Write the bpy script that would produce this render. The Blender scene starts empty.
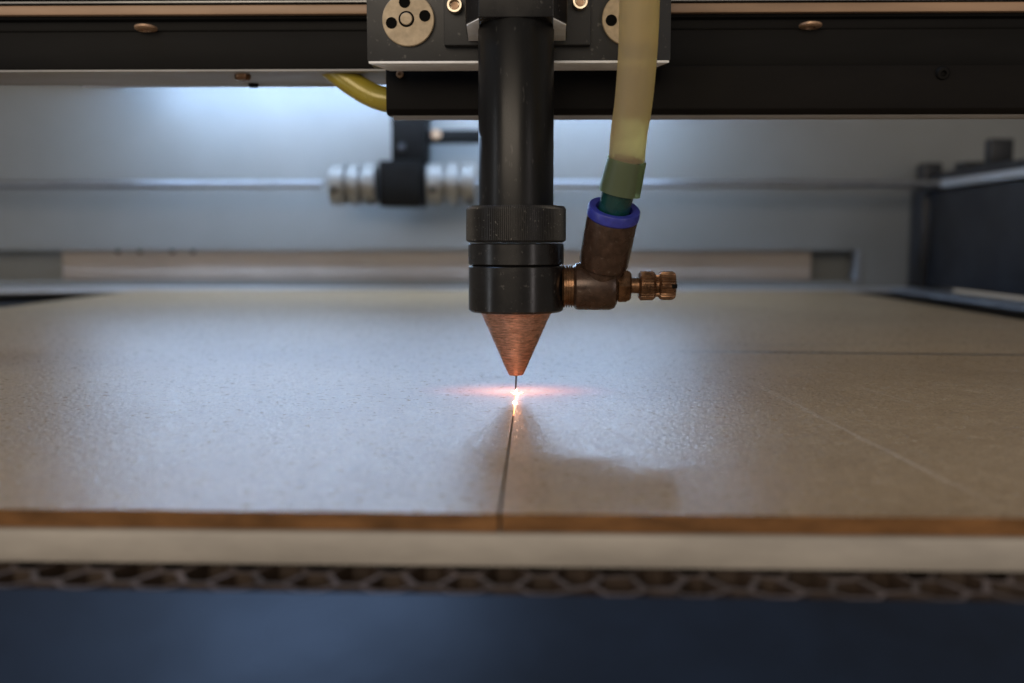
import bpy, bmesh, math, random
from mathutils import Vector, Matrix, noise
from math import pi, sin, cos, radians, atan, sqrt

random.seed(7)
S = 0.001                      # everything below is written in millimetres
C = bpy.context.scene.collection

# ------------------------------------------------------------ materials
def new_mat(name):
    m = bpy.data.materials.new(name); m.use_nodes = True
    nt = m.node_tree
    b = nt.nodes['Principled BSDF']
    return m, nt, b

def nd(nt, t, **kw):
    n = nt.nodes.new(t)
    for k, v in kw.items():
        if k in n.inputs.keys():
            n.inputs[k].default_value = v
        else:
            setattr(n, k, v)
    return n

def objcoord(nt, scale=(1, 1, 1), rot=(0, 0, 0)):
    tc = nt.nodes.new('ShaderNodeTexCoord')
    mp = nt.nodes.new('ShaderNodeMapping')
    mp.inputs['Scale'].default_value = scale
    mp.inputs['Rotation'].default_value = rot
    nt.links.new(tc.outputs['Object'], mp.inputs['Vector'])
    return mp.outputs['Vector']

def noise_tex(nt, vec, scale, detail=4, rough=0.6):
    n = nt.nodes.new('ShaderNodeTexNoise')
    n.inputs['Scale'].default_value = scale
    n.inputs['Detail'].default_value = detail
    n.inputs['Roughness'].default_value = rough
    nt.links.new(vec, n.inputs['Vector'])
    return n.outputs['Fac']

def ramp(nt, fac, stops):
    r = nt.nodes.new('ShaderNodeValToRGB')
    el = r.color_ramp.elements
    el[0].position, el[0].color = stops[0][0], (*stops[0][1], 1)
    el[1].position, el[1].color = stops[-1][0], (*stops[-1][1], 1)
    for p, c in stops[1:-1]:
        e = el.new(p); e.color = (*c, 1)
    nt.links.new(fac, r.inputs['Fac'])
    return r.outputs['Color']

def maprange(nt, fac, a, b, c, d):
    r = nt.nodes.new('ShaderNodeMapRange')
    for i, v in enumerate((a, b, c, d)):
        r.inputs[i + 1].default_value = v
    nt.links.new(fac, r.inputs[0])
    return r.outputs[0]

def bump(nt, b, h, strength, dist, prev=None):
    n = nt.nodes.new('ShaderNodeBump')
    n.inputs['Strength'].default_value = strength
    n.inputs['Distance'].default_value = dist
    nt.links.new(h, n.inputs['Height'])
    if prev: nt.links.new(prev, n.inputs['Normal'])
    nt.links.new(n.outputs['Normal'], b.inputs['Normal'])
    return n.outputs['Normal']

def mat(name, col, rough=0.5, metal=0.0, var=0.15, scale=200, bmp=0.0, bdist=0.0001, stretch=(1, 1, 1), spec=0.5,
        rvar=0.08, dust=0.0, dustcol=(0.5, 0.48, 0.45), dustscale=900):
    """a worn surface: mottled colour, uneven gloss, small bumps, specks of dust"""
    m, nt, b = new_mat(name)
    v = objcoord(nt, stretch)
    n1 = noise_tex(nt, v, scale, 5, 0.65)
    lo = tuple(max(0, c * (1 - var)) for c in col); hi = tuple(min(1, c * (1 + var)) for c in col)
    c = ramp(nt, n1, [(0.3, lo), (0.7, hi)])
    if dust > 0:
        n3 = noise_tex(nt, v, dustscale, 2, 0.5)
        f = maprange(nt, n3, 0.66, 0.74, 0.0, dust)
        mx = nt.nodes.new('ShaderNodeMix'); mx.data_type = 'RGBA'
        nt.links.new(f, mx.inputs[0]); nt.links.new(c, mx.inputs[6]); mx.inputs[7].default_value = (*dustcol, 1)
        c = mx.outputs[2]
    nt.links.new(c, b.inputs['Base Color'])
    n2 = noise_tex(nt, v, scale * 0.6, 3)
    nt.links.new(maprange(nt, n2, 0.3, 0.7, max(0.02, rough - rvar), min(1, rough + rvar)), b.inputs['Roughness'])
    b.inputs['Metallic'].default_value = metal
    b.inputs['Specular IOR Level'].default_value = spec
    if bmp > 0:
        bump(nt, b, noise_tex(nt, v, scale * 4, 3), bmp, bdist)
    return m

# MDF sheet: brown compressed fibre with a slightly shiny surface, long faint scratches
def board_mat():
    m, nt, b = new_mat('mdf_surface')
    v = objcoord(nt)
    fine = noise_tex(nt, v, 1700, 6, 0.75)
    mid = noise_tex(nt, v, 420, 5, 0.7)
    blot = noise_tex(nt, v, 120, 4, 0.6)
    big = noise_tex(nt, v, 14, 3, 0.5)
    c1 = ramp(nt, fine, [(0.32, (0.30, 0.20, 0.10)), (0.5, (0.56, 0.40, 0.225)), (0.68, (0.76, 0.585, 0.38))])
    c2 = ramp(nt, mid, [(0.34, (0.70, 0.65, 0.59)), (0.62, (1.0, 1.0, 1.0))])
    c3 = ramp(nt, big, [(0.35, (0.88, 0.87, 0.86)), (0.65, (1.0, 1.0, 1.0))])
    def mul(a, c, f=1.0):
        mx = nt.nodes.new('ShaderNodeMix'); mx.data_type = 'RGBA'; mx.blend_type = 'MULTIPLY'
        mx.inputs[0].default_value = f
        nt.links.new(a, mx.inputs[6]); nt.links.new(c, mx.inputs[7])
        return mx.outputs[2]
    col = mul(mul(mul(c1, c2), c3), ramp(nt, blot, [(0.3, (0.90, 0.88, 0.86)), (0.7, (1.0, 1.0, 1.0))]))
    # scratches: distance to a few lines on the sheet, in metres
    sep = nt.nodes.new('ShaderNodeSeparateXYZ'); nt.links.new(v, sep.inputs[0])
    wob = noise_tex(nt, v, 60, 3)
    def line(x0, y0, x1, y1, w):
        L = sqrt((x1 - x0) ** 2 + (y1 - y0) ** 2); ux, uy = (x1 - x0) / L, (y1 - y0) / L
        def lin(a, bb, cc):            # a*x + b*y + c
            m1 = nd(nt, 'ShaderNodeMath', operation='MULTIPLY'); nt.links.new(sep.outputs['X'], m1.inputs[0]); m1.inputs[1].default_value = a
            m2 = nd(nt, 'ShaderNodeMath', operation='MULTIPLY_ADD'); nt.links.new(sep.outputs['Y'], m2.inputs[0]); m2.inputs[1].default_value = bb
            nt.links.new(m1.outputs[0], m2.inputs[2])
            m3 = nd(nt, 'ShaderNodeMath', operation='ADD'); nt.links.new(m2.outputs[0], m3.inputs[0]); m3.inputs[1].default_value = cc
            return m3.outputs[0]
        across = lin(-uy * 1000, ux * 1000, (uy * x0 - ux * y0))
        along = lin(ux * 1000, uy * 1000, -(ux * x0 + uy * y0))
        wm = nd(nt, 'ShaderNodeMath', operation='MULTIPLY_ADD'); nt.links.new(wob, wm.inputs[0]); wm.inputs[1].default_value = 1.2
        nt.links.new(across, wm.inputs[2])
        ab = nd(nt, 'ShaderNodeMath', operation='SUBTRACT'); nt.links.new(wm.outputs[0], ab.inputs[0]); ab.inputs[1].default_value = 0.6
        aa = nd(nt, 'ShaderNodeMath', operation='ABSOLUTE'); nt.links.new(ab.outputs[0], aa.inputs[0])
        f1 = maprange(nt, aa.outputs[0], 0, w, 1, 0)
        h = nd(nt, 'ShaderNodeMath', operation='SUBTRACT'); nt.links.new(along, h.inputs[0]); h.inputs[1].default_value = L / 2
        ha = nd(nt, 'ShaderNodeMath', operation='ABSOLUTE'); nt.links.new(h.outputs[0], ha.inputs[0])
        f2 = maprange(nt, ha.outputs[0], L / 2 * 0.7, L / 2, 1, 0)
        mm = nd(nt, 'ShaderNodeMath', operation='MULTIPLY'); nt.links.new(f1, mm.inputs[0]); nt.links.new(f2, mm.inputs[1])
        return mm.outputs[0]
    def blend(a, f, c, k):
        q = nd(nt, 'ShaderNodeMath', operation='MULTIPLY'); nt.links.new(f, q.inputs[0]); q.inputs[1].default_value = k
        mx = nt.nodes.new('ShaderNodeMix'); mx.data_type = 'RGBA'
        nt.links.new(q.outputs[0], mx.inputs[0]); nt.links.new(a, mx.inputs[6]); mx.inputs[7].default_value = (*c, 1)
        return mx.outputs[2]
    for args, c, k in BOARD_MARKS:
        col = blend(col, line(*args), c, k)
    # tiny dark specks
    sp = noise_tex(nt, v, 420, 1, 0.4)
    col = blend(col, maprange(nt, sp, 0.84, 0.87, 0, 1), (0.10, 0.07, 0.05), 0.7)
    nt.links.new(col, b.inputs['Base Color'])
    nt.links.new(maprange(nt, mid, 0.32, 0.68, 0.37, 0.24), b.inputs['Roughness'])
    b.inputs['Specular IOR Level'].default_value = 0.6
    n = bump(nt, b, noise_tex(nt, v, 720, 4, 0.65), 0.62, 0.00038)
    bump(nt, b, noise_tex(nt, v, 160, 3, 0.6), 0.2, 0.0005, n)
    return m

# ------------------------------------------------------------ mesh helpers (millimetres)
class MB:
    def __init__(self):
        self.bm = bmesh.new()
    def _x(self, verts, M):
        if M is not None: bmesh.ops.transform(self.bm, matrix=M, verts=verts)
    def box(self, x0, x1, y0, y1, z0, z1, bev=0.0, M=None, seg=2):
        b = bmesh.new()
        vs = [b.verts.new((x, y, z)) for x in (x0, x1) for y in (y0, y1) for z in (z0, z1)]
        for f in ((0, 1, 3, 2), (4, 6, 7, 5), (0, 4, 5, 1), (2, 3, 7, 6), (0, 2, 6, 4), (1, 5, 7, 3)):
            b.faces.new([vs[i] for i in f])
        self._merge(b, bev, M, seg); return self
    def prism(self, pts, axis, a0, a1, bev=0.0, M=None, seg=2):
        """polygon pts extruded along axis ('x','y','z') from a0 to a1"""
        b = bmesh.new()
        def p3(p, a):
            return {'x': (a, p[0], p[1]), 'y': (p[0], a, p[1]), 'z': (p[0], p[1], a)}[axis]
        A = [b.verts.new(p3(p, a0)) for p in pts]; B = [b.verts.new(p3(p, a1)) for p in pts]
        n = len(pts)
        b.faces.new(A); b.faces.new(B[::-1])
        for i in range(n):
            b.faces.new((A[i], B[i], B[(i + 1) % n], A[(i + 1) % n]))
        self._merge(b, bev, M, seg); return self
    def lathe(self, prof, M=None, n=64, rfun=None, cap=True):
        """profile [(r, z)...] turned about z"""
        b = bmesh.new(); rings = []
        for k, (r, z) in enumerate(prof):
            if r <= 1e-6:
                rings.append([b.verts.new((0, 0, z))]); continue
            ring = []
            for i in range(n):
                a = 2 * pi * i / n
                rr = r if rfun is None else r + rfun(k, i)
                ring.append(b.verts.new((rr * cos(a), rr * sin(a), z)))
            rings.append(ring)
        for k in range(len(rings) - 1):
            p, q = rings[k], rings[k + 1]
            for i in range(n):
                j = (i + 1) % n
                if len(p) == 1 and len(q) == 1: continue
                if len(p) == 1: b.faces.new((p[0], q[i], q[j]))
                elif len(q) == 1: b.faces.new((p[i], p[j], q[0]))
                else: b.faces.new((p[i], p[j], q[j], q[i]))
        if cap:
            for r in (rings[0], rings[-1]):
                if len(r) > 1: b.faces.new(r)
        self._merge(b, 0, M, 1); return self
    def tube(self, path, rad, n=20, cap=True):
        """round bar along a smooth path; rad number or function of t"""
        P = smooth(path, 6) if len(path) > 2 else [Vector(p) for p in path]
        b = bmesh.new(); rings = []
        up = Vector((0, 1, 0.01)); prev = None
        for i, p in enumerate(P):
            d = (P[min(i + 1, len(P) - 1)] - P[max(i - 1, 0)]).normalized()
            if prev is None:
                u = d.cross(up)
                if u.length < 1e-3: u = d.cross(Vector((1, 0, 0)))
                u.normalize()
            else:
                u = (prev - d * prev.dot(d)).normalized()
            prev = u; w = d.cross(u)
            r = rad(i / (len(P) - 1)) if callable(rad) else rad
            rings.append([b.verts.new(p + (u * cos(2 * pi * k / n) + w * sin(2 * pi * k / n)) * r) for k in range(n)])
        for k in range(len(rings) - 1):
            for i in range(n):
                j = (i + 1) % n
                b.faces.new((rings[k][i], rings[k][j], rings[k + 1][j], rings[k + 1][i]))
        if cap: b.faces.new(rings[0]); b.faces.new(rings[-1])
        self._merge(b, 0, None, 1); return self
    def _merge(self, b, bev, M, seg):
        bmesh.ops.recalc_face_normals(b, faces=b.faces)
        if bev > 0:
            ed = [e for e in b.edges if len(e.link_faces) == 2 and e.calc_face_angle(0) > radians(20)]
            bmesh.ops.bevel(b, geom=ed, offset=bev, segments=seg, affect='EDGES', profile=0.5)
        if M is not None: bmesh.ops.transform(b, matrix=M, verts=b.verts)
        me = bpy.data.meshes.new('tmp'); b.to_mesh(me); b.free()
        self.bm.from_mesh(me); bpy.data.meshes.remove(me)
    def build(self, name, m, parent=None, loc=None, angle=35):
        me = bpy.data.meshes.new(name)
        base = Vector(loc) if loc else Vector((0, 0, 0))
        pw = Vector(parent['at']) if parent is not None and 'at' in parent else Vector((0, 0, 0))
        off = base if loc else pw
        for v in self.bm.verts: v.co = (v.co - off) * S
        bmesh.ops.recalc_face_normals(self.bm, faces=self.bm.faces)
        self.bm.to_mesh(me); self.bm.free()
        for p in me.polygons: p.use_smooth = True
        me.set_sharp_from_angle(angle=radians(angle))
        me.materials.append(m)
        o = bpy.data.objects.new(name, me); C.objects.link(o)
        o['at'] = tuple(off)
        if parent is not None:
            o.parent = parent; o.location = (off - pw) * S
        else:
            o.location = off * S
        return o

def smooth(path, k):
    P = [Vector(p) for p in path]; out = []
    for i in range(len(P) - 1):
        p0, p1, p2, p3 = P[max(i - 1, 0)], P[i], P[i + 1], P[min(i + 2, len(P) - 1)]
        for j in range(k):
            t = j / k
            out.append(0.5 * ((2 * p1) + (p2 - p0) * t + (2 * p0 - 5 * p1 + 4 * p2 - p3) * t * t + (-p0 + 3 * p1 - 3 * p2 + p3) * t ** 3))
    out.append(P[-1]); return out

def thing(name, label, cat, at, group=None):
    o = bpy.data.objects.new(name, None); C.objects.link(o)
    o.location = Vector(at) * S; o['at'] = tuple(float(a) for a in at)
    o.empty_display_size = 0.01
    o['label'] = label; o['category'] = cat
    if group: o['group'] = group
    return o
def tag(o, label, cat, group=None, kind=None):
    o['label'] = label; o['category'] = cat
    if group: o['group'] = group
    if kind: o['kind'] = kind
    return o

def align(loc, d, spin=0.0):
    """matrix taking local z to direction d at loc"""
    d = Vector(d).normalized()
    q = d.to_track_quat('Z', 'Y')
    return Matrix.Translation(Vector(loc)) @ q.to_matrix().to_4x4() @ Matrix.Rotation(spin, 4, 'Z')

# ------------------------------------------------------------ material set
BOARD_MARKS = [
    ((50, 106, 260, 88, 4.2), (0.05, 0.035, 0.03), 1.0),
    ((70, 125, 240, 150, 3.5), (0.14, 0.10, 0.07), 0.4),
    ((-140, -2, 90, -9, 0.6), (0.14, 0.10, 0.07), 0.30),
    ((64.5, 40, 74.5, -112, 0.6), (0.9, 0.8, 0.7), 0.35),
    ((66.5, 30, 70, -30, 0.25), (0.95, 0.88, 0.80), 0.6),
    ((92, 25, 99, -15, 0.5), (0.80, 0.70, 0.58), 0.35),
    ((-88, 15, -60, 62, 0.5), (0.20, 0.15, 0.11), 0.35),
    ((-105, 5, -62, 9, 0.5), (0.20, 0.15, 0.11), 0.3),
    ((-300, 60, -120, 66, 1.0), (0.20, 0.15, 0.11), 0.25),
    ((-55, 60, -48, -20, 0.25), (0.6, 0.52, 0.43), 0.3),
    ((150, 230, 250, 215, 3.0), (0.7, 0.6, 0.5), 0.4),
]
M_board = board_mat()
M_edge = mat('mdf_cut_edge', (0.15, 0.072, 0.027), 0.75, 0, 0.5, 350, 0.5, 0.0002, (0.25, 1, 1), spec=0.2)
M_spoil = mat('pale_sheet', (0.34, 0.315, 0.285), 0.6, 0, 0.16, 180, 0.4, 0.0002, (0.3, 1, 1))
M_anod = mat('black_anodised', (0.009, 0.0085, 0.009), 0.26, 0.0, 0.4, 120, 0.12, 0.00003, spec=0.45, dust=0.08)
M_anod_tube = mat('black_anodised_tube', (0.008, 0.008, 0.0085), 0.36, 0.0, 0.6, 60, 0.5, 0.00006, (1, 1, 0.3), spec=0.28, rvar=0.14, dust=0.06)
M_knurl = mat('knurled_black', (0.011, 0.0105, 0.011), 0.40, 0, 0.5, 300, 0.3, 0.00005, dust=0.35, dustscale=1500)
M_plate = mat('black_plate', (0.010, 0.011, 0.013), 0.48, 0, 0.35, 90, 0.25, 0.00005, dust=0.12, dustscale=700)
M_under = mat('bounce_lit_underside', (0.80, 0.82, 0.86), 0.5, 0.1, 0.12, 250, 0.2, 0.00004)  # pale tone for black undersides, light from the board put into the colour
M_beam = mat('black_beam_paint', (0.007, 0.0067, 0.0065), 0.55, 0, 0.4, 40, 0.2, 0.0001, (0.2, 1, 1), spec=0.1)
M_beamgrey = mat('grey_beam_underside', (0.30, 0.30, 0.31), 0.5, 0.3, 0.2, 60, 0.2, 0.0001, (0.3, 1, 1))
M_lower = mat('dark_brown_bar', (0.0065, 0.0058, 0.0055), 0.55, 0, 0.4, 30, 0.2, 0.0001, (0.3, 1, 1), spec=0.08)
M_tan = mat('tan_strip', (0.34, 0.22, 0.14), 0.5, 0, 0.25, 90, 0.3, 0.0001, (0.15, 1, 1))
M_steel = mat('steel_edge', (0.25, 0.25, 0.25), 0.4, 0.9, 0.15, 200, 0.1, 0.00003, (0.2, 1, 1))
M_screw = mat('screw_brass_steel', (0.55, 0.48, 0.38), 0.35, 0.9, 0.25, 600, 0.2, 0.00003)
M_rust = mat('rusty_screw', (0.42, 0.27, 0.17), 0.5, 0.4, 0.35, 800, 0.4, 0.00006)
M_disc = mat('tan_wheel_disc', (0.44, 0.35, 0.235), 0.55, 0.1, 0.18, 500, 0.4, 0.00006, rvar=0.1)
M_hole = mat('dark_hole', (0.004, 0.004, 0.004), 0.7, 0, 0.2, 400, spec=0.05)
M_copper = mat('machined_copper', (0.70, 0.41, 0.34), 0.36, 1.0, 0.5, 1100, 0.9, 0.00009, (0.45, 0.45, 2.4), rvar=0.12)
M_brass = mat('tarnished_brass', (0.17, 0.094, 0.052), 0.27, 0.85, 0.6, 420, 0.7, 0.0001, rvar=0.12)
M_brassd = mat('dark_brown_socket', (0.062, 0.037, 0.027), 0.27, 0.35, 0.45, 450, 0.3, 0.00006, rvar=0.12, dust=0.15)
M_blue = mat('blue_release_ring', (0.03, 0.04, 0.30), 0.35, 0, 0.2, 500, 0.2, 0.00005)
M_teal = mat('teal_tube', (0.006, 0.045, 0.045), 0.25, 0, 0.25, 400)
M_wall = mat('grey_painted_steel', (0.215, 0.225, 0.225), 0.40, 0.15, 0.07, 9, 0.15, 0.0002, spec=0.5)
M_slot = mat('tan_inner_panel', (0.43, 0.37, 0.32), 0.6, 0, 0.12, 12, 0.2, 0.0002)
M_dark = mat('dark_cavity', (0.02, 0.022, 0.026), 0.6, 0, 0.3, 40)
M_rail = mat('pale_rail', (0.60, 0.63, 0.67), 0.38, 0.2, 0.08, 30, 0.2, 0.0001)
M_railg = mat('dull_rail', (0.26, 0.28, 0.31), 0.45, 0.2, 0.35, 30, 0.2, 0.0001)
M_side = mat('black_side_beam', (0.016, 0.019, 0.026), 0.42, 0, 0.4, 25, 0.3, 0.0002, dust=0.1)
M_silver = mat('silver_coupling', (0.22, 0.205, 0.185), 0.5, 0.3, 0.12, 200, 0.2, 0.00005)
M_shaft = mat('ground_shaft', (0.27, 0.285, 0.31), 0.34, 0.8, 0.08, 80)
M_front = mat('front_panel_paint', (0.006, 0.012, 0.026), 0.33, 0.0, 0.5, 30, 0.15, 0.0004, rvar=0.07, spec=0.3)
M_honey = mat('honeycomb_foil', (0.035, 0.022, 0.015), 0.6, 0.1, 0.35, 300, 0.3, 0.0001)  # soot brown, deepened to put the shade inside the cells into the colour
M_rim = mat('honeycomb_rim', (0.11, 0.09, 0.09), 0.45, 0.3, 0.7, 120, 0.3, 0.0001)  # paler copy for the top faces, their lit look put into the colour
M_pin = mat('needle_steel', (0.03, 0.025, 0.025), 0.5, 0.0, 0.2, 900)
M_char = mat('charred_kerf', (0.03, 0.018, 0.012), 0.85, 0, 0.4, 700, 0.4, 0.0001)
M_goldhose = mat('gold_hose', (0.36, 0.29, 0.035), 0.25, 0.1, 0.12, 60, spec=0.8)

def hose_mat(name, col, tcol, trans):
    m, nt, b = new_mat(name)
    v = objcoord(nt, (1, 1, 0.4))
    n = noise_tex(nt, v, 120, 4)
    c = ramp(nt, n, [(0.3, tuple(x * 0.85 for x in col)), (0.7, col)])
    nt.links.new(c, b.inputs['Base Color'])
    b.inputs['Roughness'].default_value = 0.42
    tr = nt.nodes.new('ShaderNodeBsdfTranslucent'); tr.inputs['Color'].default_value = (*tcol, 1)
    gl = nt.nodes.new('ShaderNodeBsdfGlass'); gl.inputs['Color'].default_value = (*[min(1, x * 1.15) for x in tcol], 1)
    gl.inputs['Roughness'].default_value = 0.35; gl.inputs['IOR'].default_value = 1.08
    a = nt.nodes.new('ShaderNodeMixShader'); a.inputs[0].default_value = 0.55
    nt.links.new(tr.outputs[0], a.inputs[1]); nt.links.new(gl.outputs[0], a.inputs[2])
    q = nt.nodes.new('ShaderNodeMixShader'); q.inputs[0].default_value = trans
    nt.links.new(b.outputs[0], q.inputs[1]); nt.links.new(a.outputs[0], q.inputs[2])
    nt.links.new(q.outputs[0], nt.nodes['Material Output'].inputs['Surface'])
    return m
M_hose = hose_mat('milky_yellow_hose', (0.46, 0.39, 0.31), (0.97, 0.80, 0.40), 0.70)
M_sleeve = hose_mat('green_hose_end', (0.13, 0.17, 0.10), (0.42, 0.50, 0.2), 0.45)

def emis(name, col, s):
    m, nt, b = new_mat(name)
    b.inputs['Base Color'].default_value = (*col, 1)
    n = noise_tex(nt, objcoord(nt), 2500, 2)
    nt.links.new(maprange(nt, n, 0.3, 0.7, s * 0.8, s * 1.2), b.inputs['Emission Strength'])
    b.inputs['Emission Color'].default_value = (*col, 1)
    return m

# ============================================================ SETTING
T0 = None
# back wall of the machine with a long slot near its foot
w = MB()
WY = 600
w.box(-620, 420, WY, WY + 4, 31.5, 620)
w.box(279, 360, WY, WY + 4, -10, 31.5)
w.box(-620, 279, WY, WY + 4, -10, 5.6)
o = w.build('back_wall', M_wall); o['kind'] = 'structure'
w = MB(); w.box(278, 281.5, WY - 1.2, WY + 18, 5, 31.5, 0.4)
tag(w.build('slot_end_trim', M_railg), 'thin pale upright trim closing the right end of the long slot in the back wall', 'trim')
w = MB(); w.box(-400, 243, WY + 10, WY + 16, 6, 34, 1)
o = tag(w.build('slot_panel', M_slot), 'long tan panel set inside the low slot of the back wall', 'panel')
for x in (-351, -332, -304, -286):
    w = MB(); w.lathe([(0, 0), (2.4, 0), (2.4, 1.2), (1.8, 1.6), (0, 1.6)], align((x, WY + 10.5, 30.5), (0, -1, 0)), 16)
    w.build('screw_head', M_beam, o)
w = MB(); w.box(-620, 360, WY + 30, WY + 34, -10, 60); o = w.build('slot_back_wall', M_wall); o['kind'] = 'structure'
# tray below the bed, coloured dark for the shade in the gaps
w = MB(); w.box(-620, 360, -80, WY - 1, -32, -9); o = w.build('bed_floor', M_dark); o['kind'] = 'structure'
# pale rails round the bed
w = MB()
w.prism([(-470, 512), (-300, 556), (324, 556), (324, WY - 0.6), (-470, WY - 0.6)], 'z', -1.6, 0.6, 0.3)
tag(w.build('back_bed_rail', M_rail), 'pale metal rail crossing behind the board along the foot of the back wall', 'rail')
w = MB(); w.box(291, 323.5, -110, 555.4, -1.4, 0.8, 0.3)
tag(w.build('side_bed_rail', M_railg), 'pale metal rail running beside the right edge of the board', 'rail')

# black linear side beam on the right
t = thing('side_beam', 'tall black side beam with silver guide strip right of the board', 'beam', (340, 240, 3))
w = MB(); w.box(326, 372, 60, 590, 3, 79, 1.0); w.box(320.5, 372, 572, 599, 0.9, 82, 1.0); w.build('beam_body', M_side, t)
w = MB(); w.box(322, 360, 60, 571, 80.5, 86.5, 0.6); w.build('guide_strip', M_rail, t)
w = MB(); w.box(326, 372, 60, 571, 87, 93, 0.6); w.build('top_ledge', M_side, t)
for bx in ((321, 336, 573, 590, 82.3, 102), (331, 346, 520, 540, 93.3, 99), (331, 348, 478, 488, 93.3, 112)):
    w = MB(); w.box(*bx, 1.2); w.build('bracket', M_side, t)

# dark blue front plate in the foreground
w = MB()
w.prism([(-330, -300), (330, -300), (330, -132.5), (-330, -118.0)], 'z', -14, -8.2, 0.5)
for v in w.bm.verts: v.co.z += (v.co.y + 118) * 0.40 if v.co.y < -134 else (-0.0)
o = w.build('front_plate', M_front); tag(o, 'dark blue glossy metal plate across the bottom of the view in front of the honeycomb', 'plate')

# honeycomb strip peeking out below the sheet
t = thing('honeycomb_bed', 'thin honeycomb metal bed with open cells showing below the board front', 'bed', (0, -115, -20))
w = MB()
bm = w.bm
rng = random.Random(3)
PX, RY = 10.9, 4.9
def wall_strip(pts, th, z0, z1):
    """a thin foil wall following pts"""
    P = [Vector((p[0], p[1], 0)) for p in pts]
    L = []
    for i, p in enumerate(P):
        d = (P[min(i + 1, len(P) - 1)] - P[max(i - 1, 0)]).normalized(); n = Vector((-d.y, d.x, 0)) * th / 2
        L.append((p + n, p - n))
    vs = [[bm.verts.new((q.x, q.y, z)) for q in pr for z in (z0, z1)] for pr in L]
    for i in range(len(vs) - 1):
        a, b = vs[i], vs[i + 1]
        f_ = bm.faces.new((a[1], b[1], b[3], a[3])); bm.faces.new((a[0], a[1], b[1], b[0])); bm.faces.new((a[2], b[2], b[3], a[3]))
for r in range(0, 6):
    yb = -124.6 + r * RY
    pts = []
    N = 56
    for k in range(N * 2):
        base = -N * PX / 2 + k * PX / 2
        jit = 0.25 + (1.3 if base > 10 else 0.15)
        up = ((k + r) % 2 == 0)
        y = yb + (RY * 0.5 if up else -RY * 0.5) * 0.92
        for dx in (-1.5, 1.5):
            px_ = base + dx + rng.uniform(-jit, jit) * .5
            edge = -125.25 - 0.02197 * px_
            pts.append((px_, max(edge + 0.4, y - 0.02 * px_ + rng.uniform(-jit, jit) * .5)))
    wall_strip(pts, 1.0, -17, -8.25 + rng.uniform(-.15, 0))
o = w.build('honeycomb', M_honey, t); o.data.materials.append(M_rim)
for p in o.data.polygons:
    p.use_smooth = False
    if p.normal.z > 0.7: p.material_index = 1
w = MB(); w.box(-320, 320, -150, -90, -26, -18); w.build('backing_tray', M_dark, t)

# pale sheet below the board
w = MB()
w.prism([(-309, -110.2), (250, -118.9), (250, 545), (-309, 545)], 'z', -7.9, -2.9, 0.35)
tag(w.build('backing_sheet', M_spoil), 'pale grey sheet lying under the brown board, its front edge showing', 'sheet')

# the MDF board with the cut
cutY, cw = 1.0, 0.23
t = thing('mdf_board', 'wide brown fibreboard sheet being cut, thin dark cut running to its front edge', 'board', (0, 0, -2.7))
yl, yr = -109.5, -118.1
yf = lambda x: yl + (yr - yl) * (x + 310) / 561
L = [(-310, yf(-310))]
for i in range(24):
    L.append((-300 + i * 12.4, yf(-300 + i * 12.4) + random.uniform(-.12, .12)))
kerf_l, kerf_r = [], []
for i in range(15):
    f = i / 14; y = -114.6 + f * (cutY + 114.6); x = -0.8 * (1 - f) + 0.06 * noise.noise(Vector((y * .1, 0, 0)))
    hw = cw * (1 - 0.35 * f)
    kerf_l.append((x - hw, y)); kerf_r.append((x + hw, y))
L += kerf_l + kerf_r[::-1]
for i in range(24):
    x = 6 + i * 10.4; L.append((x, yf(x) + random.uniform(-.12, .12)))
L += [(251, yf(251)), (251, 551), (-310, 551)]
b = bmesh.new()
A = [b.verts.new((p[0], p[1], 0)) for p in L]
ft = b.faces.new(A)
B = [b.verts.new((p[0], p[1], -2.7)) for p in L]; b.faces.new(B[::-1])
n = len(L)
for i in range(n): b.faces.new((A[i], B[i], B[(i + 1) % n], A[(i + 1) % n]))
bmesh.ops.recalc_face_normals(b, faces=b.faces)
me = bpy.data.meshes.new('tmp'); b.to_mesh(me); b.free()
w = MB(); w.bm.from_mesh(me)
o = w.build('board_sheet', M_board, t)
o.data.materials.append(M_edge); o.data.materials.append(M_char)
for p in o.data.polygons:
    p.use_smooth = False
    if abs(p.normal.z) < 0.5:
        c = p.center / S
        inside = abs(c.x) < 2.0 and c.y > -113.9
        p.material_index = 2 if inside else 1
# scorched lips along the cut
w = MB()
for side, K in ((-1, kerf_l), (1, kerf_r)):
    pass
# glowing freshly cut start
w = MB()
w.tube([(0.0, 1.0, -0.5), (-0.05, -8, -0.3), (-0.12, -16, -0.35), (-0.17, -27, -0.6)], lambda t: 0.2 * (1 - 0.7 * t), 8)
w.build('glowing_kerf', emis('ember', (1.0, 0.36, 0.14), 6), t)

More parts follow.
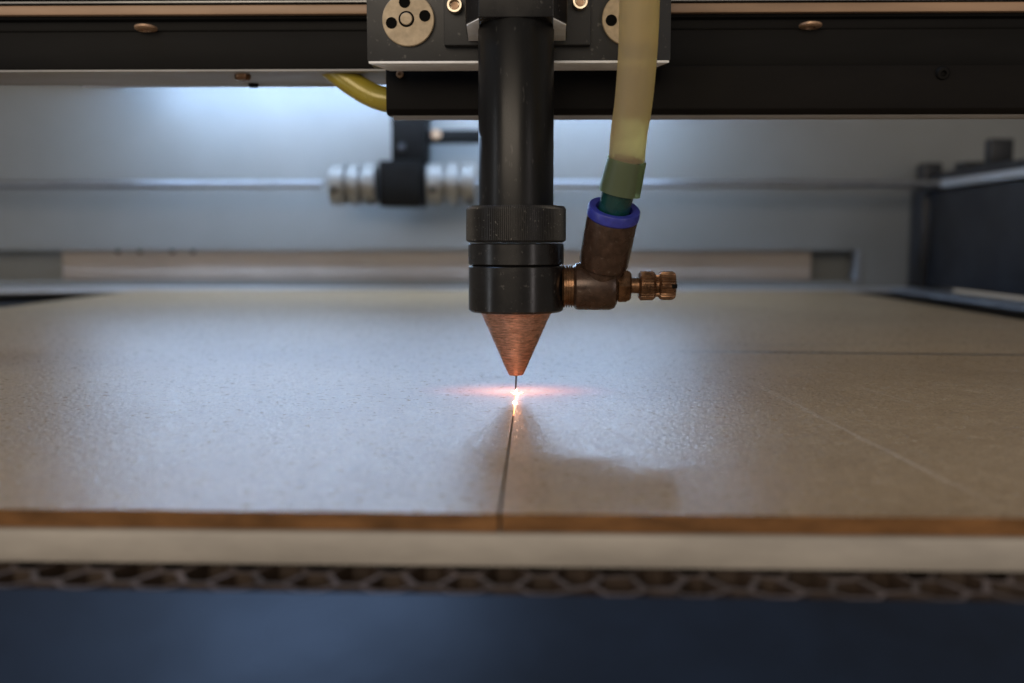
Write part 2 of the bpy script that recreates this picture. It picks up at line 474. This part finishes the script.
# ============================================================ BACKGROUND DRIVE
t = thing('drive_shaft', 'long polished steel shaft with two ribbed silver couplings, blurred in the background', 'drive shaft', (-100, 545, 84))
SY, SZ = 545, 83.5
w = MB(); w.tube([(-560, SY, SZ), (-160, SY, SZ)], 3.3, 20); w.tube([(-60, SY, SZ), (322, SY, SZ)], 3.3, 20); w.build('shaft', M_shaft, t)
def coupling(x0, x1):
    r = 16.2; L = x1 - x0
    prof = [(0, 0), (r - 1, 0), (r, 1)]
    for g in (0.36, 0.68):
        z = g * L
        prof += [(r, z - 1.9), (r - 6, z - 1.85), (r - 6, z + 1.85), (r, z + 1.9)]
    prof += [(r, L - 1), (r - 1, L), (0, L)]
    w = MB(); w.lathe(prof, align((x0, SY, SZ), (1, 0, 0)), 40)
    c = w.build('coupling', M_silver, t)
    for zz, ang in ((0.13, 0.3), (0.87, 0.9)):
        w = MB(); w.lathe([(0, 0), (2.4, 0), (2.4, 1), (0, 1)], align((x0 + zz * L, SY - cos(ang) * (r - .4), SZ - sin(ang) * (r - .4)), (0, -cos(ang), -sin(ang))), 12)
        w.build('set_screw', M_hole, c)
coupling(-153, -117); coupling(-77, -39)
t = thing('bearing_bracket', 'black bearing block on an upright bracket between the two silver couplings', 'bracket', (-98, 548, 66))
w = MB(); w.box(-113, -80, 528, 566, 66, 101, 1.2); w.build('bearing_block', M_beam, t)
w = MB(); w.box(-105, -78, 542, 580, 101.2, 190, 0.8); w.build('upright', M_beam, t)
w = MB(); w.box(-77.6, -18, 545, 560, 116, 126, 0.8); w.build('cross_arm', M_beam, t)
w = MB(); w.lathe([(0, 0), (4, 0), (4, 2), (3, 3), (0, 3)], align((-70, 545, 122), (0, -1, 0)), 16); w.build('screw_head', M_rust, t)
w = MB(); w.lathe([(0, 0), (3, 0), (3, 2), (0, 3)], align((-97, 542, 112), (0, -1, 0)), 16)
w.build('screw_head', M_side, t)

# LED bar under the lid, behind the beam
t = thing('led_bar', 'long cool white lamp tube held off the back wall, hidden by the beam', 'lamp', (-105, 505, 171))
for xa, xb in ((-342, -330), (120, 132)):
    w = MB(); w.lathe([(0, 0), (8, 0), (8, xb - xa), (0, xb - xa)], align((xa, 505, 171), (1, 0, 0)), 24); w.box(xa + 3, xb - 3, 510, 599.6, 167, 175); w.build('end_cap', M_rail, t)
w = MB(); w.lathe([(0, 0), (6, 0), (6, 449.6), (0, 449.6)], align((-329.8, 505, 171), (1, 0, 0)), 12)
w.build('glowing_tube', emis('cool_led', (0.46, 0.67, 1.0), 50), t)

# ============================================================ GANTRY BEAM
t = thing('gantry_beam', 'wide black gantry beam with tan strip crossing the top of the view', 'beam', (0, 55, 89))
w = MB()
X0, X1 = -330, 330
w.prism([(40, 89.6), (40, 100.2), (42.2, 100.8), (42.2, 103.4), (40.6, 103.8), (40.6, 125), (66, 125), (66, 89.6)], 'x', X0, X1, 0.35)
w.build('beam_body', M_beam, t)
w = MB(); w.box(X0, X1, 38.0, 40.4, 104.6, 107.2, 0.3); w.build('tan_strip', M_tan, t)
w = MB(); w.box(X0, X1, 38.6, 40.4, 107.9, 108.6, 0.15); w.build('steel_rail', M_steel, t)
w = MB(); w.box(X0, X1, 36.8, 40.4, 109.2, 124, 0.3); w.build('upper_rail', M_beam, t)
w = MB(); w.box(X0, X1, 40.5, 66.5, 88.9, 89.5, 0.1); w.build('lit_underside', M_beamgrey, t)  # grey slab, lit look of the black beam's underside put into its colour
w = MB(); w.box(-139, -50, 66.6, 67.5, 88.4, 90.2, 0.1); w.build('led_glint', M_rail, t)  # pale strip standing in for the LED's reflection on the beam edge
def headscrew(x, y, z, d, r, m, par, name='screw', flat=1.0):
    w = MB(); w.lathe([(0, 0), (r, 0), (r, r * .45 * flat), (r * .8, r * .75 * flat), (r * .45, r * .78 * flat), (r * .42, r * .3 * flat), (0, r * .3 * flat)], align((x, y, z), d), 24)
    w.build(name, m, par)
headscrew(-107.5, 38.6, 101.2, (0, -0.1, -1), 3.2, M_rust, t, flat=.4)
headscrew(83.5, 38.6, 101.2, (0, -0.1, -1), 3.2, M_rust, t, flat=.4)
headscrew(-82, 46.5, 89.0, (0, 0, -1), 2.4, M_brass, t)
headscrew(-83.5, 64, 89.0, (0, 0, -1), 1.6, M_beam, t)

# lower bar on the right, under the beam
t = thing('lower_crossbar', 'thick dark brown bar under the gantry beam, ending behind the laser head', 'bar', (60, 45, 75))
w = MB(); w.prism([(30, 76.6), (31.4, 75.2), (36, 75.2), (36, 88.4), (30, 88.4)], 'x', -37, X1, 0.25); w.build('bar_body', M_lower, t)
w = MB(); w.prism([(31.6, 75.05), (33.5, 74.2), (35.8, 74.2), (35.8, 75.05)], 'x', -35.5, X1, 0.1); w.build('lower_lip', M_beamgrey, t)
headscrew(118, 30.2, 86.3, (0, -1, -0.3), 1.9, M_beam, t)
headscrew(-33, 30.1, 86.3, (0, -1, 0), 1.1, M_rust, t)

# gold hose behind, dipping out from under the beam
w = MB()
w.tube([(-66, 49, 99), (-60, 48, 94.6), (-55, 48, 90.6), (-50, 47, 86.8), (-45, 46, 83.6), (-39.5, 45, 81.4), (-30, 46, 80.6), (-20, 48, 81)], 3.6, 24)
tag(w.build('gold_hose', M_goldhose), 'shiny gold yellow hose curving out from under the beam beside the dark bar', 'hose')

# ============================================================ LASER HEAD
H = thing('laser_cutter', 'black laser cutting head on its carriage with copper nozzle pointing down at the board', 'laser cutter', (0, 0, 5))
# carriage plate: front face and pale underside, bounced light put into its colour
w = MB(); w.box(-39.3, 40.2, 12, 24.3, 86.9, 128, 0.08)
w.build('carriage_plate', M_plate, H)
w = MB(); w.prism([(-39.0, 12.2), (39.9, 12.2), (35.9, 24.2), (-35.0, 24.2)], 'z', 86.2, 86.85, 0.08)
w.build('lit_edge', M_under, H)
w = MB(); w.box(-18.8, 19.1, 8.6, 11.9, 90.2, 128, 0.25); w.build('mounting_plate', M_plate, H)
# clamp block round the tube
def slope(w):
    for v in w.bm.verts:
        if v.co.z < 100: v.co.z -= (v.co.y + 11.5) * 0.10
w = MB(); w.prism([(-8.8, -9.75), (9.1, -9.75), (12.6, -4.8), (12.9, 8.4), (-12.7, 8.4), (-12.4, -4.8)], 'z', 93.5, 128, 0.3); slope(w)
w.build('clamp_block', M_anod, H)
w = MB(); w.prism([(-8.9, -9.3), (-9.4, 8.2), (-12.4, 8.2), (-12.1, -4.6)], 'z', 93.1, 93.44, 0.05); slope(w)  # pale clamp underside, its lit look put into the colour
w.build('lit_facet', M_under, H)
w = MB(); w.prism([(9.1, -9.3), (12.3, -4.6), (12.6, 8.2), (9.4, 8.2)], 'z', 93.1, 93.44, 0.05); slope(w)
w.build('lit_facet', M_under, H)
# socket screws on the mounting plate
for x, z in ((-15.9, 99.9), (16.3, 100.6)):
    w = MB(); w.lathe([(2.0, 0), (2.0, 2.1), (1.85, 2.4), (1.35, 2.4), (1.2, 2.2), (1.15, 1.0), (0, 1.0)], align((x, 8.5, z), (0, -1, 0)), 32)
    s = w.build('socket_screw', M_screw, H)
    w = MB(); w.lathe([(0, 0), (1.1, 0), (1.1, .3), (0, .3)], align((x, 7.45, z), (0, -1, 0)), 6); w.build('socket', M_rust, s)
# round discs
def disc(cx, cz, spin):
    w = MB(); w.lathe([(0, 0), (6.8, 0), (6.8, 1.0), (6.6, 1.2), (0, 1.2)], align((cx, 11.95, cz), (0, -1, 0)), 72)
    d = w.build('round_disc', M_disc, H)
    for k in range(4):
        a = spin + k * pi / 2
        w = MB(); hx, hz = cx + 4.45 * cos(a), cz + 4.45 * sin(a)
        w.lathe([(1.45, 0), (1.45, .22), (1.3, .22), (1.25, 0.05), (0, 0.05)], align((hx, 10.77, hz), (0, -1, 0)), 28)
        if not (sin(a) < -0.8): w.build('hole', M_hole, d)
    w = MB(); w.lathe([(2.05, 0), (2.05, .16), (1.6, .16), (1.6, 0)], align((cx - .45, 10.78, cz + .1), (0, -1, 0)), 36, cap=False)
    w.build('hub_ring', M_hole, d)
    w = MB(); w.lathe([(0, 0), (1.55, 0), (1.55, .5), (1.4, .62), (0, .62)], align((cx - .45, 10.78, cz + .1), (0, -1, 0)), 36)
    w.build('hub', M_disc, d)
disc(-28.3, 97.2, 0.2); disc(29.0, 97.2, 0.1)
# tube
w = MB(); w.lathe([(0, 46), (9.45, 46), (9.5, 48.3), (9.5, 93.5), (9.3, 93.8)], None, 96); w.build('lens_tube', M_anod_tube, H)
# knurled ring
NK = 150
def kn(k, i):
    return 0.0 if k in (0, 1, 6, 7) else (0.16 if i % 4 < 2 else -0.10)
w = MB(); w.lathe([(9.6, 39.3), (11.9, 39.35), (12.55, 39.9), (12.55, 39.92), (12.55, 47.6), (12.55, 47.7), (12.2, 48.5), (9.6, 48.5)], None, NK * 4, kn)
w.build('knurled_ring', M_knurl, H)
w = MB(); w.lathe([(9, 33.75), (11.9, 33.75), (12.2, 34.0), (12.2, 38.9), (11.9, 39.15), (9, 39.2)], None, 128); w.build('spacer_ring', M_anod, H)
w = MB(); w.lathe([(11.2, 33.0), (11.2, 33.8)], None, 96); w.build('groove', M_hole, H)
w = MB(); w.lathe([(0, 21.8), (11.6, 21.8), (12.15, 22.3), (12.15, 33.2), (11.95, 33.45), (9, 33.45)], None, 128); w.build('nozzle_holder', M_anod, H)
# copper nozzle
prof = [(0, 21.75), (9.3, 21.7), (9.3, 21.45), (8.8, 20.9)]
rg = random.Random(5)
K = 46
for i in range(1, K):
    f = i / K; r = 8.75 + (2.0 - 8.75) * f; z = 20.8 + (5.55 - 20.8) * f
    prof.append((r + rg.uniform(-.022, .022), z))
prof += [(1.95, 5.5), (1.8, 5.3), (0.7, 5.3), (0.65, 6.5), (0, 6.5)]
w = MB(); w.lathe(prof, None, 96); w.build('copper_nozzle', M_copper, H)
# needle
w = MB(); w.tube([(0.15, 0, 6.2), (-0.12, 0, 1.4)], lambda t: 0.30 - 0.12 * t, 12); w.build('needle', M_pin, H)

# air fitting screwed into the holder
FZ = 28.2
w = MB()
prof = [(0, 0), (5.0, 0), (5.3, .3)]
for k in range(4):
    z = .5 + k * .62; prof += [(5.45, z), (5.45, z + .28), (5.0, z + .32), (5.0, z + .56)]
prof += [(5.2, 3.2), (0, 3.2)]
w.lathe(prof, align((11.7, 0, FZ), (1, 0, 0)), 48)
F = w.build('air_valve', M_brass, H)
w = MB()
w.lathe([(0, 0), (5.2, 0), (5.9, .6), (6.05, 1.3), (6.05, 9.2), (5.6, 10.4), (4.6, 11.0), (0, 11.2)], align((14.7, 0, FZ), (1, 0, 0)), 56)
ax = Vector((0.135, -0.44, 0.888)).normalized()
base = Vector((21.4, 0.2, FZ + 1.0))
w.lathe([(0, 0), (5.3, 0), (5.3, 5), (0, 5)], align(base, ax), 48)
w.build('elbow_body', M_brassd, F)
w = MB()
sb = base + ax * 4.6
w.lathe([(0, 0), (5.1, 0), (6.0, .7), (6.25, 1.6), (6.3, 12.9), (6.1, 13.9), (0, 13.9)], align(sb, ax), 64)
w.build('push_socket', M_brassd, F)
w = MB(); rb = sb + ax * 13.8
w.lathe([(4.2, 0), (6.2, 0), (6.5, .4), (6.5, 2.3), (6.3, 2.7), (5.9, 2.8), (4.6, 2.6), (4.2, 1.8)], align(rb, ax), 64, cap=False)
w.build('release_ring', M_blue, F)
w = MB()
w.lathe([(0, 0), (4.5, 0), (4.7, .4), (4.7, 2.0), (4.3, 2.6), (4.3, 2.9), (3.6, 3.4), (0, 3.4)], align((25.9, 0, FZ + .2), (1, 0, 0)), 6)
w.build('hex_collar', M_brass, F)
w = MB(); w.lathe([(0, 0), (2.0, 0), (2.0, 3.0), (0, 3.0)], align((29.2, 0, FZ + .2), (1, 0, 0)), 28); w.build('stem', M_brass, F)
def kn2(k, i): return 0.13 if (i % 4 < 2) else -0.12
w = MB()
Mk = align((31.3, 0, FZ + .2), (1, 0, 0))
w.lathe([(0, 0), (2.9, 0), (3.65, .5), (3.65, 3.5), (3.2, 4.1), (2.7, 4.3), (2.7, 5.0), (3.1, 5.3), (3.55, 5.7), (3.55, 8.6), (3.1, 9.3), (0, 9.3)], Mk, 30 * 4, kn2)
kb = w.build('adjusting_knob', M_brass, F)
w = MB(); w.box(39.4, 40.7, -3.75, 3.75, FZ - .3, FZ + .7); w.build('screwdriver_slot', M_hole, kb)

# hose
t = thing('air_hose', 'milky yellow air hose pushed into the blue ring beside the laser head', 'hose', tuple(rb))
p0 = rb + ax * 0.6
w = MB(); w.tube([rb - ax * 2, rb + ax * 3, rb + ax * 8.5 + Vector((.3, 0, 0))], 3.9, 32); w.build('inner_tube', M_teal, t)
def wallhose(path, ro, ri):
    w = MB()
    w.tube(path, ro, 40, cap=False)
    return w
s0 = rb + ax * 6.6 + Vector((0.5, 0, 0)); s1 = s0 + Vector((0.19, -0.25, 0.95)).normalized() * 8.2
w = wallhose([s0, (s0 + s1) / 2, s1], lambda q: 5.15 - 0.45 * q, 4.1)
w.build('hose_end', M_sleeve, t)
top = [s1 - ax * 0.4, s1 + Vector((.9, -1.2, 5.4)), Vector((s1.x + 1.9, s1.y - 2.8, s1.z + 14)), Vector((s1.x + 2.6, s1.y - 4.2, s1.z + 26)),
       Vector((s1.x + 2.7, s1.y - 5.0, s1.z + 38)), Vector((s1.x + 2.6, s1.y - 5.4, s1.z + 52)), Vector((s1.x + 2.3, s1.y - 5.6, s1.z + 66)), Vector((s1.x + 1.5, s1.y - 4, s1.z + 90)), Vector((s1.x - 2, s1.y, s1.z + 120))]
top = [p - Vector((min(1, i) * 0.7, 0, 0)) for i, p in enumerate(top)]
w = MB(); w.tube(top, lambda q: 4.3 + .45 * min(1, q * 1.7), 40, cap=False)
w.build('hose_wall', M_hose, t)
w = MB(); w.tube([s0 + ax * 1, s1 + ax * .8], 3.3, 24); w.build('barb', M_brassd, t)

# ============================================================ SPARK
t = thing('laser_spark', 'white hot pink spark glowing where the laser meets the board', 'spark', (0, 0.8, 0.3))
w = MB()
w.lathe([(0, 0), (.3, .1), (.35, .35), (.2, .6), (.12, 1.0), (.08, 1.9), (0, 2.2)], Matrix.Translation((0, .6, 0.05)), 20)
w.build('core', emis('white_hot', (1.0, 0.74, 0.64), 14), t)
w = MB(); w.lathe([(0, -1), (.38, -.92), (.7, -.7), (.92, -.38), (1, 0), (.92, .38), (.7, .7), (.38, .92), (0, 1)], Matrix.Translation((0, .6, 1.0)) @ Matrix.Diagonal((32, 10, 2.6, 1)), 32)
m, nt, b_ = new_mat('spark_glow_volume'); nt.nodes.remove(b_)
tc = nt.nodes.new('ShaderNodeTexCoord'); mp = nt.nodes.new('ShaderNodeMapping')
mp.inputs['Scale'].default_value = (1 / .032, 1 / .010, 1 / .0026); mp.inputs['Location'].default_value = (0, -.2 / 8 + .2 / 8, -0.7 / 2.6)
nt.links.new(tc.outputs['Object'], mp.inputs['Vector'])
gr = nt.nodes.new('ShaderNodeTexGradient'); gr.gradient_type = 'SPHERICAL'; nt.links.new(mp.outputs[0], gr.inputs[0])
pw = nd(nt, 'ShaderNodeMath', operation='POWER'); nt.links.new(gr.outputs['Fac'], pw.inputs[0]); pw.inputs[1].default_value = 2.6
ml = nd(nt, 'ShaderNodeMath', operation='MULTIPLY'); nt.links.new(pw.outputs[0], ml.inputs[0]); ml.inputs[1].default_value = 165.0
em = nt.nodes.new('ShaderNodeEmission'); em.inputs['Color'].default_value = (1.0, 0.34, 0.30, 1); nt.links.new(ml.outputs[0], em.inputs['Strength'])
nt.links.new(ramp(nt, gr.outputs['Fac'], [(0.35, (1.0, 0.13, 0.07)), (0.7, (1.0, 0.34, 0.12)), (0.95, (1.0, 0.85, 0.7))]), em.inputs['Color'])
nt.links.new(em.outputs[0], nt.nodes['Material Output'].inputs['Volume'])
w.build('spark_glow', m, t)  # emissive volume standing in for the spark's pool of light and bloom
w = MB(); rs = random.Random(11)
for k in range(18):
    a = rs.uniform(0, 2 * pi); l = rs.uniform(.3, .9) * (1.0 if k % 4 else 2.0); e = rs.uniform(.02, .35)
    d = Vector((cos(a) * 1.5, sin(a) * .8, e)).normalized()
    p = Vector((0, .6, .25))
    w.tube([p + d * .2, p + d * (l + .3)], lambda q: 0.05 * (1 - q) + .008, 5)
w.build('spark_rays', emis('spark_ray', (1.0, 0.42, 0.30), 8), t)
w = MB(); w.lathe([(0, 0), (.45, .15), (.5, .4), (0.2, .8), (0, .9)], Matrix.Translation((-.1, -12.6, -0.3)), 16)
w.build('glow_drop', emis('white_hot_drop', (1.0, 0.7, 0.52), 25), t)  # small glowing drop on the cut line, the second bright spot

# ============================================================ LIGHTS
def area(name, loc, target, sx, sy, energy, col, spread=pi):
    l = bpy.data.lights.new(name, 'AREA'); l.shape = 'RECTANGLE'; l.size = sx * S; l.size_y = sy * S
    l.energy = energy; l.color = col; l.spread = spread
    o = bpy.data.objects.new(name, l); C.objects.link(o)
    o.location = Vector(loc) * S
    o.rotation_euler = (Vector(target) - Vector(loc)).to_track_quat('-Z', 'Y').to_euler()
    return o
area('room_lamp', (-260, -900, 350), (0, 150, 0), 900, 420, 5.0, (1.0, 0.84, 0.66))
area('lid_lamp', (-115, 0, 300), (-70, -120, 0), 190, 70, 0.24, (0.35, 0.56, 1.0))
area('streak_light_left', (-900, -400, 60), (0, 0, 60), 70, 700, 0.8, (0.9, 0.94, 1.0))  # added strip light, shaped for a narrow upright highlight on the holder
area('streak_light_right', (660, -750, 60), (0, 0, 60), 60, 700, 0.7, (1.0, 0.90, 0.88))  # second added strip light, for the highlight on the right side
l = bpy.data.lights.new('spark_light', 'POINT'); l.energy = 0.0015; l.color = (1.0, 0.40, 0.24); l.shadow_soft_size = 0.0004
o = bpy.data.objects.new('spark_light', l); C.objects.link(o); o.location = (0, 0.0002, 0.0034)

W = bpy.data.worlds.new('World'); bpy.context.scene.world = W; W.use_nodes = True
bg = W.node_tree.nodes['Background']; bg.inputs['Color'].default_value = (1.0, 0.93, 0.84, 1); bg.inputs['Strength'].default_value = 0.17

# ============================================================ CAMERA
cam = bpy.data.cameras.new('camera'); co = bpy.data.objects.new('camera', cam); C.objects.link(co)
f = 1014.0
cam.sensor_width = 36; cam.lens = f / 1024 * 36
co.location = Vector((3.6, -260, 40)) * S
co.rotation_euler = (pi / 2 - atan(101.5 / f), 0, radians(1.02))
cam.clip_start = 0.002; cam.clip_end = 20
cam.dof.use_dof = True; cam.dof.focus_distance = 0.255; cam.dof.aperture_fstop = 11.5
bpy.context.scene.camera = co

sc = bpy.context.scene
sc.view_settings.view_transform = 'Standard'; sc.view_settings.look = 'None'
sc.view_settings.exposure = 0; sc.view_settings.gamma = 1
sc.render.engine = 'CYCLES'
sc.cycles.use_denoising = True
sc.cycles.max_bounces = 8
for o in bpy.data.objects:
    if 'at' in o: del o['at']
